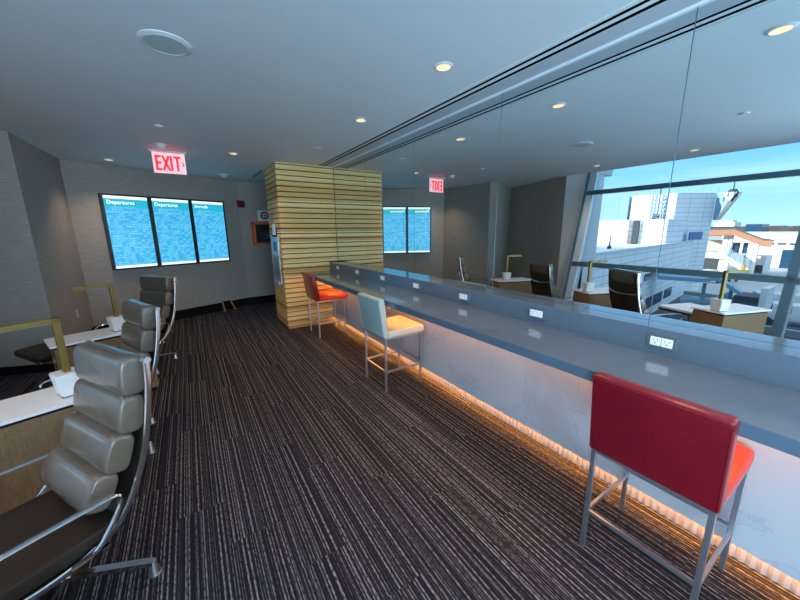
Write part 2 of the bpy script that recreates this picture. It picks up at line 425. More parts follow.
# ------------------------------------------------------------------ room shell
CZ = 2.639; XM = 2.17; YB = -5.0
Aw = (-1.43, 5.25); Bw = (-1.40, 6.78); Cw = (1.0, 7.85); Dw = (4.5, 8.10)
def wall(name, p, q, z0=0, z1=CZ, th=.12, mat=None, side=1):
    p = Vector((*p, 0)); q = Vector((*q, 0)); d = (q-p); ln = d.length; a = math.atan2(d.y, d.x)
    o = boxes(name, [(0, ln, 0 if side > 0 else -th, th if side > 0 else 0, z0, z1)], mat or M['wall'])
    o.location = p; o.rotation_euler[2] = a
    return struct(o)
struct(boxes('floor', [(-3.0, 4.6, YB-.1, 8.4, -.06, 0)], M['carpet']))
# ceiling with a slot left open for the linear diffuser beside the mirror
SL0, SL1 = 1.933, 1.995
cb = bmesh.new()
box(cb, -2.25, 1.926, YB-.1, 5.4, CZ, CZ+.12); box(cb, 1.946, 1.986, YB-.1, 5.4, CZ, CZ+.12)
box(cb, 2.008, 4.6, YB-.1, 5.4, CZ, CZ+.12); box(cb, 1.926, 2.008, YB-.1, 5.4, CZ+.06, CZ+.12)
box(cb, -2.25, 4.6, 5.4, 8.5, CZ, CZ+.12); box(cb, -3.0, -2.25, 3.5, 8.5, CZ, CZ+.12)
struct(link('ceiling', cb, M['ceiling']))
# slot linings and white bead along the mirror head
struct(boxes('trim_1', [(1.924, 1.947, YB, 5.4, CZ-.0015, CZ+.02), (1.984, 2.010, YB, 5.4, CZ-.0015, CZ+.02)], M['blackslot']))
struct(boxes('trim_2', [(1.889, 1.897, YB, 5.38, CZ-.004, CZ)], M['trim_white']))
struct(boxes('trim_3', [(2.156, 2.168, YB, 5.40, CZ-.014, CZ)], M['white']))
struct(boxes('trim_9', [(2.012, 2.150, YB, 5.39, CZ-.003, CZ)], M['channel']))
wall('wall_alcove', (Aw[0], Aw[1]+.012), Bw, side=1, th=.02)
wall('wall_far', Bw, Cw, side=1)
wall('wall_back', Cw, Dw, side=1)
wall('wall_end', (4.5, 6.6), (4.5, 8.2), side=-1)
wall('wall_corridor', (XM+.1, 6.6), (4.5, 6.6), side=-1)
wall('wall_recess', (-2.75, 5.745), Aw, side=1, th=.008)
wall('wall_left', (-2.18, 3.96), (-2.71, 5.73), side=1)
wall('wall_right', (XM+.01, YB), (XM+.01, 6.6), side=-1, th=.12, mat=M['wall'])
wall('wall_rear', (-2.4, YB), (XM+.1, YB), side=-1)
# white pier at the end of the glazing
struct(boxes('trim_4', [(-2.75, -2.18, 3.52, 3.965, 0, CZ)], M['white_paint']))
bm = bmesh.new()
v = [bm.verts.new(p) for p in ((-2.3, 3.52, 0), (-1.66, 3.52, 0), (-2.19, 3.52, CZ), (-2.3, 3.52, CZ), (-2.3, 3.56, 0), (-1.66, 3.56, 0), (-2.19, 3.56, CZ), (-2.3, 3.56, CZ))]
for f in ((0, 1, 2, 3), (7, 6, 5, 4), (0, 4, 5, 1), (1, 5, 6, 2), (2, 6, 7, 3), (3, 7, 4, 0)): bm.faces.new([v[i] for i in f])
struct(link('trim_5', bm, M['white_paint']))
def base(name, p, q, side=1, h=.17):
    p = Vector((*p, 0)); q = Vector((*q, 0)); d = q-p; a = math.atan2(d.y, d.x)
    o = boxes(name, [(0, d.length, -.012*side, 0, 0, h)] if side > 0 else [(0, d.length, 0, .012, 0, h)], M['gap'])
    o.location = p; o.rotation_euler[2] = a; struct(o)
base('baseboard_alcove', Aw, Bw); base('baseboard_far', Bw, Cw); base('baseboard_back', Cw, Dw)
base('baseboard_recess', (-2.70, 5.72), Aw, h=.1); base('baseboard_left', (-2.18, 3.96), (-2.69, 5.70), h=.1)

# sloping window wall: x = -2.19 + .2*(CZ - Z)
S = .2; XT = -2.19
def wx(z): return XT + S*(CZ - z)
def slab(bm, y0, y1, z0, z1, d0, d1):
    """bar on the sloping plane, from depth d0 (inside +) to d1 (outside -)"""
    vv = [bm.verts.new((wx(z)+d, y, z)) for d in (d0, d1) for y in (y0, y1) for z in (z0, z1)]
    for f in ((0, 1, 3, 2), (4, 6, 7, 5), (0, 4, 5, 1), (2, 3, 7, 6), (0, 2, 6, 4), (1, 5, 7, 3)): bm.faces.new([vv[i] for i in f])
mull_y = [3.46, .737, -1.99, -4.71]
ys = [3.40] + [y for y in mull_y[1:]] + [YB]
win = struct(thing('window_1', '', '')); del win['label'], win['category']
for i, y in enumerate(mull_y):
    bm = bmesh.new()
    if i == 0:
        slab(bm, 3.50, 3.53, 0, CZ, .03, -.10)
        o = link('mullion', bm, M['frame'], win)
        bm = bmesh.new(); slab(bm, 3.38, 3.50, 0, CZ, -.01, -.16); link('mullion_face', bm, M['frame_light'], win)
    else:
        slab(bm, y-.045, y+.045, 0, CZ, .0, -.069); link('mullion', bm, M['frame'], win)
        bm = bmesh.new(); slab(bm, y-.045, y+.045, 0, CZ, -.07, -.24); link('mullion_fin', bm, M['frame_light'], win)
for zc, h in ((2.264, .075), (.954, .085), (.03, .06)):
    bm = bmesh.new(); slab(bm, YB, 3.50, zc-h/2, zc+h/2, .0, -.09); link('transom', bm, M['frame'], win)
zs = [(.06, .9115), (.9965, 2.2265), (2.3015, CZ)]
for y0, y1 in ((.782, 3.365), (-1.945, .692), (-4.665, -2.035)):
    for z0, z1 in zs:
        bm = bmesh.new(); slab(bm, y0, y1, z0, z1, -.035, -.045); link('glass_pane', bm, M['glass'], win)

# our own building: storeys below and above the lounge, so that it throws its shade on the apron
struct(boxes('trim_6', [(-1.9, 30, -60, 70, -7.4, -.10)], M['bwhite']))
struct(boxes('trim_7', [(-2.35, 30, -60, 70, CZ+.13, 10.8)], M['bwhite']))

# mirror panels
seams = [5.385, 4.24, 3.073, 1.90, .742, -.42, -1.58, -2.74, -3.9, YB]
mlab = ['mirror panel at the far end, against the slatted wood column', 'mirror panel second from the wood column', 'mirror panel showing the reflected exit sign, above the pale grey stool',
        'mirror panel between the two nearest seams in view, reflecting office chairs', 'large nearest mirror panel, reflecting the sky and apron']
for i, (a, b_) in enumerate(zip(seams, seams[1:])):
    if i > 5: break
    o = boxes('mirror_panel', [(2.171-.002, 2.178, b_+.0022, a-.0022, 1.087, CZ-.002)], M['mirror'])
    lab = mlab[i] if i < 5 else 'mirror panel beside the camera, outside the right edge of the picture'
    tag(o, lab, 'mirror', 'frameless mirror panels on the right wall')
boxes('edge_seal', [(2.172, 2.179, s-.002, s+.002, 1.087, CZ-.002) for s in seams[1:-1]], M['frame']).parent = None
bpy.data.objects['edge_seal'].name = 'trim_8'; struct(bpy.data.objects['trim_8'])

# ------------------------------------------------------------------ bar counter
ct = thing('bar_counter', 'long blue-grey counter running under the mirror, stools tucked below', 'counter', (0, 0, 0))
Y1 = 5.402; Y0 = YB+.01
boxes('worktop', [(1.534, 2.17, Y0, Y1, .890, .946)], M['counter'], ct, bevel=.002)
boxes('backsplash', [(2.02, 2.17, Y0, Y1, .946, 1.086)], M['counter'], ct, bevel=.0015)
boxes('front_panel', [(2.04, 2.058, Y0, Y1, .104, .890)], M['stone'], ct)['label'] = 'pale stone panel under the counter'
bm = bmesh.new(); ny = int((Y1-Y0)/.018); fr = []
for i in range(ny+1):
    y = Y0 + (Y1-Y0)*i/ny; x = 2.086 + (.008 if i % 2 else 0)
    fr.append((bm.verts.new((x, y, 0)), bm.verts.new((x, y, .20))))
for a_, b_ in zip(fr, fr[1:]): bm.faces.new((a_[0], b_[0], b_[1], a_[1]))
box(bm, 2.10, 2.17, Y0, Y1, 0, .89)
link('toe_kick', bm, M['toe'], ct)
boxes('light_strip', [(2.062, 2.076, Y0+.02, Y1-.03, .112, .122)], M['amber_led'], ct)['label'] = 'amber light strip under the stone panel'
boxes('light_strip', [(1.955, 1.970, Y0+.02, Y1-.03, .881, .8895)], M['amber_led_upper'], ct)['label'] = 'amber light strip under the worktop'
# small joints in the worktop front
for yj in (1.95, -.8): boxes('worktop_joint', [(1.5325, 1.56, yj, yj+.002, .8905, .9463)], M['plate'], ct)

def outlet(y, label):
    t = thing('power_outlet', label, 'power outlet', (2.0195, y, 1.02), 0, 'power outlets along the counter backsplash')
    boxes('cover_plate', [(-.008, 0, -.066, .066, -.036, .036)], M['plate'], t, bevel=.002)
    for c in (-.025, .025):
        f = boxes('socket', [(-.011, -.006, c-.0235, c+.0235, -.023, .023)], M['outlet'], t, bevel=.001)
        bm = bmesh.new()
        for dy in (-.009, .009): box(bm, -.0118, -.010, c+dy-.0015, c+dy+.0015, .002, .012)
        box(bm, -.0118, -.010, c-.003, c+.003, -.012, -.006)
        link('socket_slots', bm, M['black'], f)
    return t
olab = ['power outlet nearest the camera on the counter backsplash, above the near red stool', 'second power outlet from the camera on the counter backsplash', 'third power outlet from the camera, left of the nearest mirror seams',
        'middle one of the seven power outlets, fourth from the camera', 'third power outlet from the wood column, above the pale grey stool', 'second power outlet from the wood column on the backsplash', 'farthest power outlet, closest to the wood column']
for y, lb in zip((.621, 1.356, 2.091, 2.819, 3.545, 4.287, 5.02), olab): outlet(y, lb)

# ------------------------------------------------------------------ slatted column
px0, px1, py0, py1 = 1.245, XM+.0, 5.405, 6.20
colt = thing('slatted_column', 'square column clad in horizontal oak slats beside the mirror', 'column', (px0, py0, 0))
boxes('core', [(.03, px1-px0+.10, .03, py1-py0-.03, 0, CZ)], M['gap'], colt)
bm = bmesh.new(); z = .06; P = .08
k = 0
while z < CZ-.005:
    zt = min(z+P-.014, CZ-.001)
    dx = random.uniform(-.002, .003)
    box(bm, 0+dx, px1-px0, 0+dx, .035, z, zt)
    if not (.66 < z < 1.62):
        box(bm, 0+dx, .035, .035, py1-py0, z, zt)
    else:
        box(bm, 0+dx, .035, .035, .26, z, zt)
    box(bm, 0, px1-px0+.1, py1-py0-.035, py1-py0, z, zt)
    z += P
link('slat_cladding', bm, M['slats'], colt)
boxes('plinth', [(.02, px1-px0, .02, py1-py0-.02, 0, .06)], M['tan'], colt)
# bottle filling station let into the side of the column
fs = thing('bottle_filler', 'steel bottle filling station on the left side of the slatted column', 'drinking fountain', (px0, 5.82, 0))
boxes('back_panel', [(-.010, .025, -.22, .28, .72, 1.52)], M['steel'], fs, bevel=.003)
boxes('basin', [(-.035, -.010, -.16, .24, .70, .78)], M['steel'], fs, bevel=.01)
boxes('sensor_panel', [(-.016, -.010, -.10, .10, 1.28, 1.44)], M['bluecloth'], fs, bevel=.002)
boxes('grille', [(-.014, -.010, -.16, .2, .86+i*.03, .872+i*.03) for i in range(12)], M['black'], fs)
pl = thing('info_plate', 'small white notice on the upper left side of the slatted column', 'sign', (px0-.012, 5.80, 1.62))
boxes('plate', [(-.008, .004, -.10, .10, -.07, .11)], M['outlet'], pl, bevel=.002)
boxes('pictogram', [(-.0095, -.007, -.05, .05, -.02, .06)], M['steel'], pl)

# ------------------------------------------------------------------ wall mounted screens
wa = math.atan2(Cw[1]-Bw[1], Cw[0]-Bw[0]); wd = Vector((math.cos(wa), math.sin(wa), 0)); wn_ = Vector((wd.y, -wd.x, 0))
def onwall(s, z, off=0): return Vector((*Bw, 0)) + wd*s + wn_*off + Vector((0, 0, z))
heads = [('Departures', 'left flight information screen headed Departures with a window glare'), ('Departures', 'middle flight information screen headed Departures, between the other two'), ('Arrivals', 'right flight information screen headed Arrivals')]
SC = .6415
for i, (h, lab) in enumerate(heads):
    c = onwall(.355 + SC*(i+.5), EYE+.012, .0)
    t = thing('flight_screen', lab, 'screen', c, wa, 'row of three flight information screens')
    bz = .033; hw = SC/2-.001; hh = .597
    boxes('bezel', [(-hw, hw, -.07, 0, -hh, hh)], M['black'], t, bevel=.003)
    sc_ = boxes('display', [(-hw+bz, hw-bz, -.0725, -.069, -hh+.028, hh-.028)], M['screen'], t)
    bm = bmesh.new()
    mt = Matrix.Translation((-hw+bz+.03, -.0735, .445)) @ Matrix.Rotation(math.pi/2, 4, 'X')
    text_bm(bm, h, .078, mt, .0005, bold=.0005)
    link('heading', bm, M['screen_text'], t)

# fire alarm, defibrillator cabinet and sign on the far wall
wa2 = math.atan2(Dw[1]-Cw[1], Dw[0]-Cw[0])
fa = thing('fire_alarm', 'small dark red fire alarm on the grey wall right of the screens', 'fire alarm', onwall(2.665, EYE+.585), wa)
boxes('housing', [(-.075, .075, -.05, 0, -.07, .07)], M['dark_red'], fa, bevel=.006)
boxes('strobe', [(-.02, .02, -.06, -.05, -.03, .03)], M['dark_red'], fa, bevel=.004)
def back(x): return Cw[1] + (x-Cw[0])*(Dw[1]-Cw[1])/(Dw[0]-Cw[0])
ae = thing('defibrillator_cabinet', 'orange defibrillator cabinet on the far wall beside the slatted column', 'cabinet', (1.47, back(1.47), EYE-.03), wa2)
boxes('case', [(-.26, -.215, -.16, 0, -.24, .24), (.215, .26, -.16, 0, -.24, .24), (-.26, .26, -.16, 0, .195, .24), (-.26, .26, -.16, 0, -.24, -.195), (-.22, .22, -.01, 0, -.2, .2)], M['orange'], ae, bevel=.004)
boxes('inner_lining', [(-.215, .215, -.02, -.011, -.195, .195)], M['black'], ae)
bm = bmesh.new(); box(bm, -.11, .13, -.12, -.025, -.14, .07, bevel=.02); link('defibrillator_unit', bm, M['bdark'], ae)
boxes('unit_label', [(.0, .10, -.125, -.118, -.10, -.02)], M['bluecloth'], ae)
boxes('door_pane', [(-.215, .215, -.158, -.154, -.195, .195)], M['glass'], ae)
sg = thing('wall_sign', 'white square sign with a round dark emblem above the orange cabinet', 'sign', (1.50, back(1.50), EYE+.345), wa2)
boxes('panel', [(-.14, .14, -.02, 0, -.10, .12)], M['outlet'], sg, bevel=.003)
bm = bmesh.new(); cyl(bm, 0, 0, 0, .004, .085, n=28); bmesh.ops.transform(bm, matrix=Matrix.Translation((0, -.02, .01)) @ Matrix.Rotation(math.pi/2, 4, 'X'), verts=bm.verts)
link('emblem', bm, M['bdark'], sg)
bm = bmesh.new(); cyl(bm, 0, 0, 0, .004, .05, n=28); bmesh.ops.transform(bm, matrix=Matrix.Translation((0, -.024, .01)) @ Matrix.Rotation(math.pi/2, 4, 'X'), verts=bm.verts)
e_ = link('emblem_centre', bm, M['outlet'], sg)
bm = bmesh.new()
box(bm, -.022, .022, -.030, -.0275, -.005, .028); box(bm, -.01, .01, -.030, -.0275, -.022, -.005); link('emblem_mark', bm, M['bdark'], sg)
lg = thing('folded_stand', 'two short tan wooden legs standing against the far wall base', 'stand', (.578, back(.578)-.42+.1, 0), wa)
for sx in (-1, 1):
    bm = bmesh.new(); sweep(bm, [(sx*.115, -.02, 0), (sx*.085, .10, .19)], rect(.025, .02)); link('leg', bm, M['tan'], lg)
boxes('crossbar', [(-.095, .095, .09, .11, .175, .195)], M['gap'], lg)
so = thing('wall_outlet', 'grey outlet plate low on the left wall behind the desks', 'power outlet', (-1.42, 6.155, EYE-1.09), 0)
boxes('cover_plate', [(0, .008, -.04, .04, -.06, .06)], M['trim_white'], so, bevel=.002)
boxes('socket', [(.008, .011, -.018, .018, -.04, -.006), (.008, .011, -.018, .018, .006, .04)], M['outlet'], so)

# ------------------------------------------------------------------ exit sign
ex = thing('exit_sign', 'lit red EXIT sign with an arrow hanging from the ceiling', 'exit sign', (-.075, 5.47, CZ), 0)
boxes('canopy', [(-.20, .20, -.035, .035, -.018, 0)], M['trim_white'], ex, bevel=.003)
boxes('panel', [(-.178, .178, -.006, .006, -.272, -.018)], M['exit_panel'], ex, bevel=.001)
bm = bmesh.new()
def bar(x0, z0, x1, z1, wd_=.026):
    d = Vector((x1-x0, 0, z1-z0)); n_ = Vector((-d.z, 0, d.x)).normalized()*wd_/2
    a = [Vector((x0, 0, z0))+n_, Vector((x0, 0, z0))-n_, Vector((x1, 0, z1))-n_, Vector((x1, 0, z1))+n_]
    f = [bm.verts.new((p.x, -.009, p.z)) for p in a]; g = [bm.verts.new((p.x, -.006, p.z)) for p in a]
    bm.faces.new(f); bm.faces.new(g[::-1])
    for i in range(4): bm.faces.new((f[i], f[(i+1) % 4], g[(i+1) % 4], g[i]))
zb, zt_ = -.238, -.055; hm = (zb+zt_)/2
bar(-.137, zb, -.137, zt_); [bar(-.15, zz, -.085, zz) for zz in (zb+.012, hm, zt_-.012)]
bar(-.070, zb, -.002, zt_); bar(-.002, zb, -.070, zt_)
bar(.022, zb, .022, zt_)
bar(.088, zb, .088, zt_); bar(.050, zt_-.012, .128, zt_-.012)
bar(.140, hm+.028, .160, hm, .012); bar(.160, hm, .140, hm-.028, .012)
link('lettering', bm, M['exit_red'], ex)

# ------------------------------------------------------------------ ceiling fittings
def downlight(x, y, label, lit=True, power=42):
    t = thing('downlight', label, 'ceiling light', (x, y, CZ), 0, 'recessed downlights in the ceiling')
    bm = bmesh.new(); annulus(bm, 0, 0, 0, .046, .062, .008); link('trim_ring', bm, M['trim_white'], t, smooth=True)
    bm = bmesh.new(); cyl(bm, 0, 0, -.005, -.001, .0455); link('lens', bm, M['lamp_glow'] if lit else M['trim_white'], t)
    if lit:
        ld = bpy.data.lights.new('lamp', 'SPOT'); ld.energy = power; ld.color = (1.0, .70, .45); ld.spot_size = math.radians(115); ld.spot_blend = .9; ld.shadow_soft_size = .045
        lo = bpy.data.objects.new('lamp', ld); COL.objects.link(lo); lo.parent = t; lo.location = (0, 0, -.012)
    return t
downlight(1.53, .576, 'lit downlight above the near red stool, seen only in the mirror')
downlight(1.53, 1.84, 'lit downlight nearest the camera above the counter front')
downlight(1.53, 3.05, 'lit downlight above the pale grey stool, second along the counter')
downlight(1.54, 4.31, 'unlit downlight above the counter, last before the slatted column', False)
downlight(.66, 5.15, 'lit downlight right of the exit sign')
downlight(-.81, 6.45, 'lit downlight left of the exit sign near the far wall', power=30)
downlight(-1.60, 1.82, 'lit downlight by the window, nearer one, seen only in the mirror', power=30)
downlight(-1.58, 3.08, 'lit downlight by the window end, farther one, seen only in the mirror', power=30)
downlight(1.53, -.70, 'lit downlight over the counter behind the camera')
downlight(-1.60, .55, 'lit downlight by the window behind the camera')
sp_ = thing('ceiling_speaker', 'large round grey ceiling speaker at the upper left', 'speaker', (.03, 2.455, CZ))
bm = bmesh.new(); annulus(bm, 0, 0, 0, .105, .13, .012); link('trim_ring', bm, M['trim_white'], sp_, smooth=True)
bm = bmesh.new(); cyl(bm, 0, 0, -.010, -.002, .1045, n=36); link('grille', bm, M['grille'], sp_)
for (x, y, lab) in ((-.10, 4.24, 'white sprinkler cover disc in front of the smoke detector'), (-.148, 1.047, 'sprinkler cover disc near the window, seen only in the mirror')):
    t = thing('sprinkler_cover', lab, 'sprinkler', (x, y, CZ))
    bm = bmesh.new(); annulus(bm, 0, 0, 0, .034, .05, .004); link('ring', bm, M['trim_white'], t); bm = bmesh.new(); cyl(bm, 0, 0, -.012, -.002, .034); link('disc', bm, M['white'], t)
t = thing('smoke_detector', 'white round smoke detector just before the exit sign', 'smoke detector', (-.13, 5.06, CZ))
bm = bmesh.new(); cyl(bm, 0, 0, -.012, 0, .062, .065); link('base', bm, M['trim_white'], t, smooth=True)
bm = bmesh.new(); cyl(bm, 0, 0, -.045, -.012, .035, .055); link('sensor_head', bm, M['white'], t, smooth=True)
t = thing('ceiling_camera', 'small dome camera on the ceiling near the far wall', 'camera', (.70, 7.05, CZ))
bm = bmesh.new(); cyl(bm, 0, 0, -.02, 0, .075, .08); link('base', bm, M['trim_white'], t, smooth=True)
bm = bmesh.new(); pad(bm, Vector((0, 0, -.02)), Vector((1, 0, 0)), Vector((0, 1, 0)), Vector((0, 0, 1)), .05, .05, .05, 1, 1, 20, 12); link('dome', bm, M['grille'], t, smooth=True)
t = thing('air_diffuser', 'narrow black linear air slot in the ceiling left of the slatted column', 'vent', (1.22, 6.75, CZ), 0)
bm = bmesh.new(); box(bm, -.012, .012, -.45, .45, -.003, 0); link('slot', bm, M['black'], t)

# ------------------------------------------------------------------ bar stools
def stool(label, loc, back_mat, seat_mat):
    """local: back at x=0 facing +X (towards the counter), width along Y"""
    t = thing('bar_stool', label, 'bar stool', loc, 0, 'bar stools under the counter')
    W = .225; D = .45
    for x, y in ((.012, -W), (.012, W), (D-.01, -W), (D-.01, W)):
        bm = bmesh.new(); yy = y - math.copysign(.010, y); box(bm, x-.010, x+.010, yy-.010, yy+.010, 0, .565, bevel=.0015); link('leg', bm, M['steel'], t)
    for b_ in ((.02, D-.02, -W+.002, -W+.016, .205, .225), (.02, D-.02, W-.016, W-.002, .205, .225), (.005, .019, -W+.02, W-.02, .205, .225), (D-.017, D-.003, -W+.02, W-.02, .245, .265)):
        boxes('stretcher', [b_], M['steel'], t, bevel=.001)
    boxes('seat_frame', [(0, D, -W, -W+.018, .553, .569), (0, D, W-.018, W, .553, .569), (0, .018, -W+.018, W-.018, .553, .569), (D-.018, D, -W+.018, W-.018, .553, .569)], M['steel'], t, bevel=.001)
    bm = bmesh.new(); box(bm, .045, D+.025, -W-.005, W+.005, .569, .645, bevel=.018, seg=4); link('seat', bm, seat_mat, t, smooth=True)
    # upholstered back, slightly raked outwards at the top
    bm = bmesh.new(); vs_ = box(bm, -.012, .05, -W-.008, W+.008, .569, .966, bevel=.013, seg=4)
    for v_ in bm.verts:
        v_.co.x -= .13*max(0, v_.co.z-.575)
    bk = link('backrest', bm, back_mat, t, smooth=True)
    bm = bmesh.new()
    for zz in (.936, .950):
        x = -.0125-.13*(zz-.575); sweep(bm, [(x, -W-.008, zz), (x, W+.008, zz)], circ(.0022, 8), up=Vector((0, 0, 1)))
    for s_ in (-1, 1):
        sweep(bm, [(-.0125, s_*(W+.002), .58), (-.0125-.13*.36, s_*(W+.002), .936)], circ(.0020, 8), up=Vector((0, 1, 0)))
    link('piping', bm, back_mat, bk)
    return t
stool('near red leather bar stool with an orange-lit seat, closest to the camera', (1.52, .447, 0), M['red'], M['red_seat'])
stool('pale grey bar stool with a cream seat, middle one along the counter', (1.50, 2.845, 0), M['grey_leather'], M['cream_seat'])
stool('far red bar stool beside the slatted wood column', (1.53, 4.915, 0), M['red'], M['red_seat'])

# ------------------------------------------------------------------ lounge office chairs
def chair_proto(label, loc, rotz):
    t = thing('office_chair', label, 'office chair', loc, rotz, 'high-backed taupe leather office chairs')
    rail = spline([(x, 0, z) for x, z in ((-.345, 1.055), (-.337, .95), (-.322, .85), (-.300, .74), (-.270, .63), (-.225, .52), (-.175, .43), (-.11, .365), (-.02, .330), (.10, .320), (.22, .332), (.29, .322))], 4)
    W = .262
    for s_ in (-1, 1):
        bm = bmesh.new(); sweep(bm, [p+Vector((0, s_*W, 0)) for p in rail], [(a, b_) for a, b_ in circ(.007, 8, .014)])
        r_ = link('side_rail', bm, M['chrome'], t, smooth=True)
        bm = bmesh.new(); sweep(bm, [rail[0]+Vector((0, s_*(W-.022), 0)), rail[0]+Vector((0, s_*(W+.010), 0))], circ(.015, 14), up=Vector((0, 0, 1)))
        link('end_knob', bm, M['chrome'], r_, smooth=True)
    # sling between the rails
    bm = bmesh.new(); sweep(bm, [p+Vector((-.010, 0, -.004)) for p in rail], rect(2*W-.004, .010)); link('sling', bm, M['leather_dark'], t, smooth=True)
    # four back cushions
    ey = Vector((0, 1, 0))
    def at_len(frac_z):
        best = min(range(len(rail)), key=lambda i: abs(rail[i].z-frac_z) + (9 if rail[i].x > -.15 else 0))
        a, b_ = rail[max(best-1, 0)], rail[min(best+1, len(rail)-1)]
        return rail[best], (a-b_).normalized()
    for zc, hh in ((.985, .092), (.810, .090), (.643, .088), (.488, .082)):
        c, up = at_len(zc); nr = Vector((up.z, 0, -up.x))
        bm = bmesh.new(); c = Vector((c.x, 0, zc)) + nr*{.985: .034, .810: .042, .643: .066, .488: .100}[zc]
        pad(bm, c, nr, ey, up, .052, W-.036, hh, .18, .52)
        cu = link('back_cushion', bm, M['leather'], t, smooth=True)
        bm = bmesh.new()
        for s_ in (-1, 1):
            q = [c + up*(hh*.80)*s_ + nr*.030 + ey*yy for yy in (-W+.05, 0, W-.05)]
            sweep(bm, q, circ(.0024, 6), up=Vector((0, 0, 1)))
        link('seam', bm, M['leather_dark'], cu)
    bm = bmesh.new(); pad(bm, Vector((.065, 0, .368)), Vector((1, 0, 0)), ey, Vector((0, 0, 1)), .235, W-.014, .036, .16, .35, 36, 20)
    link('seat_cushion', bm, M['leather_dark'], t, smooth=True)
    # arms: loop from the seat rail up to the rear corner and forward
    for s_ in (-1, 1):
        yo = s_*(W+.034)
        path = spline([(.02, s_*(W+.006), .332), (-.05, yo, .365), (-.115, yo, .44), (-.15, yo, .51), (-.14, yo, .545), (-.06, yo, .553), (.08, yo, .560), (.19, yo, .562), (.245, yo, .545), (.250, yo, .50), (.22, yo, .41), (.17, s_*(W+.006), .332)], 4)
        bm = bmesh.new(); sweep(bm, path, [(a, b_) for a, b_ in circ(.016, 8, .007)]); link('armrest', bm, M['chrome'], t, smooth=True)
    # back spreader bow and seat spreader
    bm = bmesh.new(); sweep(bm, spline([(-.320, -W, .80), (-.352, -W*.5, .785), (-.362, 0, .78), (-.352, W*.5, .785), (-.320, W, .80)], 4), circ(.008, 8), up=Vector((0, 0, 1))); link('back_spreader', bm, M['chrome'], t, smooth=True)
    bm = bmesh.new()
    for xx in (-.09, .16): sweep(bm, [(xx, -W, .318), (xx*.4+.02, 0, .285), (xx, W, .318)], rect(.03, .014), up=Vector((1, 0, 0)))
    link('seat_spreader', bm, M['chrome'], t)
    bm = bmesh.new(); cyl(bm, 0, 0, .09, .20, .027); cyl(bm, 0, 0, .20, .29, .016); link('column', bm, M['chrome'], t, smooth=True)
    for a in (0, 1, 2, 3):
        an = math.radians(90*a + 32); d = Vector((math.cos(an), math.sin(an), 0)); sd = Vector((-d.y, d.x, 0))
        bm = bmesh.new(); pts = [d*.0+Vector((0, 0, .105)), d*.12+Vector((0, 0, .100)), d*.27+Vector((0, 0, .078)), d*.335+Vector((0, 0, .066))]
        sweep(bm, pts, rect(.030, .022), up=sd); lg_ = link('base_leg', bm, M['chrome'], t)
        bm = bmesh.new(); cyl(bm, d.x*.335, d.y*.335, .008, .072, .024, .013); cyl(bm, d.x*.335, d.y*.335, 0, .008, .026); link('glide', bm, M['steel'], lg_, smooth=True)
    return t
def face(fx, fy): return math.atan2(fy, fx)
def chair_at(R, fx, fy, W=.262, back_=.345):
    f = Vector((fx, fy)).normalized(); l = Vector((f.y, -f.x))  # towards the left knob
    mid = Vector(R) + l*W
    return (mid.x+f.x*back_, mid.y+f.y*back_, 0), math.atan2(f.y, f.x)
l1, a1 = chair_at((-.215, 1.735), -.86, -.51)
c0 = chair_proto('nearest high-backed taupe leather office chair, at the lower left', l1, a1)
l2, a2 = chair_at((-.245, 2.92), -.925, -.38)
c1 = dup(c0, l2, a2, 'middle high-backed taupe office chair, between the two white-topped desks')
l3, a3 = chair_at((-.186, 4.833), -.76, -.65)
c2 = dup(c0, l3, a3, 'farthest high-backed taupe office chair, in front of the screens')

for c_, dg_ in ((c0, 13), (c1, -6), (c2, 41)):
    for ch in c_.children:
        if ch.name.split('.')[0] == 'base_leg': ch.rotation_euler[2] = math.radians(dg_)

# low white table in front of the nearest chair
lt = thing('low_table', 'low white table with a dark edge beside the nearest desk, seen only in the mirror', 'table', (-1.22, 1.45, 0))
tp4 = [(.17, .32), (.32, -.12), (-.18, -.30), (-.36, .13)]
bm = bmesh.new(); prism(bm, tp4, .535, .56); link('tabletop', bm, M['white'], lt)
bm = bmesh.new(); prism(bm, [(x*.97, y*.97) for x, y in tp4], .505, .535); link('edge_rim', bm, M['leather_dark'], lt)
bm = bmesh.new(); cyl(bm, 0, 0, .012, .505, .025); link('pedestal', bm, M['chrome'], lt, smooth=True)
bm = bmesh.new(); cyl(bm, 0, 0, 0, .012, .16); link('base_disc', bm, M['chrome'], lt, smooth=True)

# footstool behind the far desk
ot = thing('footstool', 'taupe leather footstool on a chrome base behind the far desk', 'footstool', (-1.27, 4.60, 0), math.radians(33))
bm = bmesh.new(); pad(bm, Vector((0, 0, .442)), Vector((1, 0, 0)), Vector((0, 1, 0)), Vector((0, 0, 1)), .25, .25, .036, .3, .45, 36, 20); link('cushion', bm, M['leather_dark'], ot, smooth=True)
boxes('under_tray', [(-.2, .2, -.22, .22, .375, .40)], M['chrome'], ot, bevel=.004)
bm = bmesh.new(); cyl(bm, 0, 0, .06, .385, .022); link('column', bm, M['chrome'], ot, smooth=True)
for a in range(4):
    an = math.radians(90*a+20); d = Vector((math.cos(an), math.sin(an), 0))
    bm = bmesh.new(); sweep(bm, [Vector((0, 0, .085)), d*.30+Vector((0, 0, .05))], rect(.03, .02), up=Vector((-d.y, d.x, 0))); cyl(bm, d.x*.3, d.y*.3, 0, .055, .022, .013); link('base_leg', bm, M['chrome'], ot)

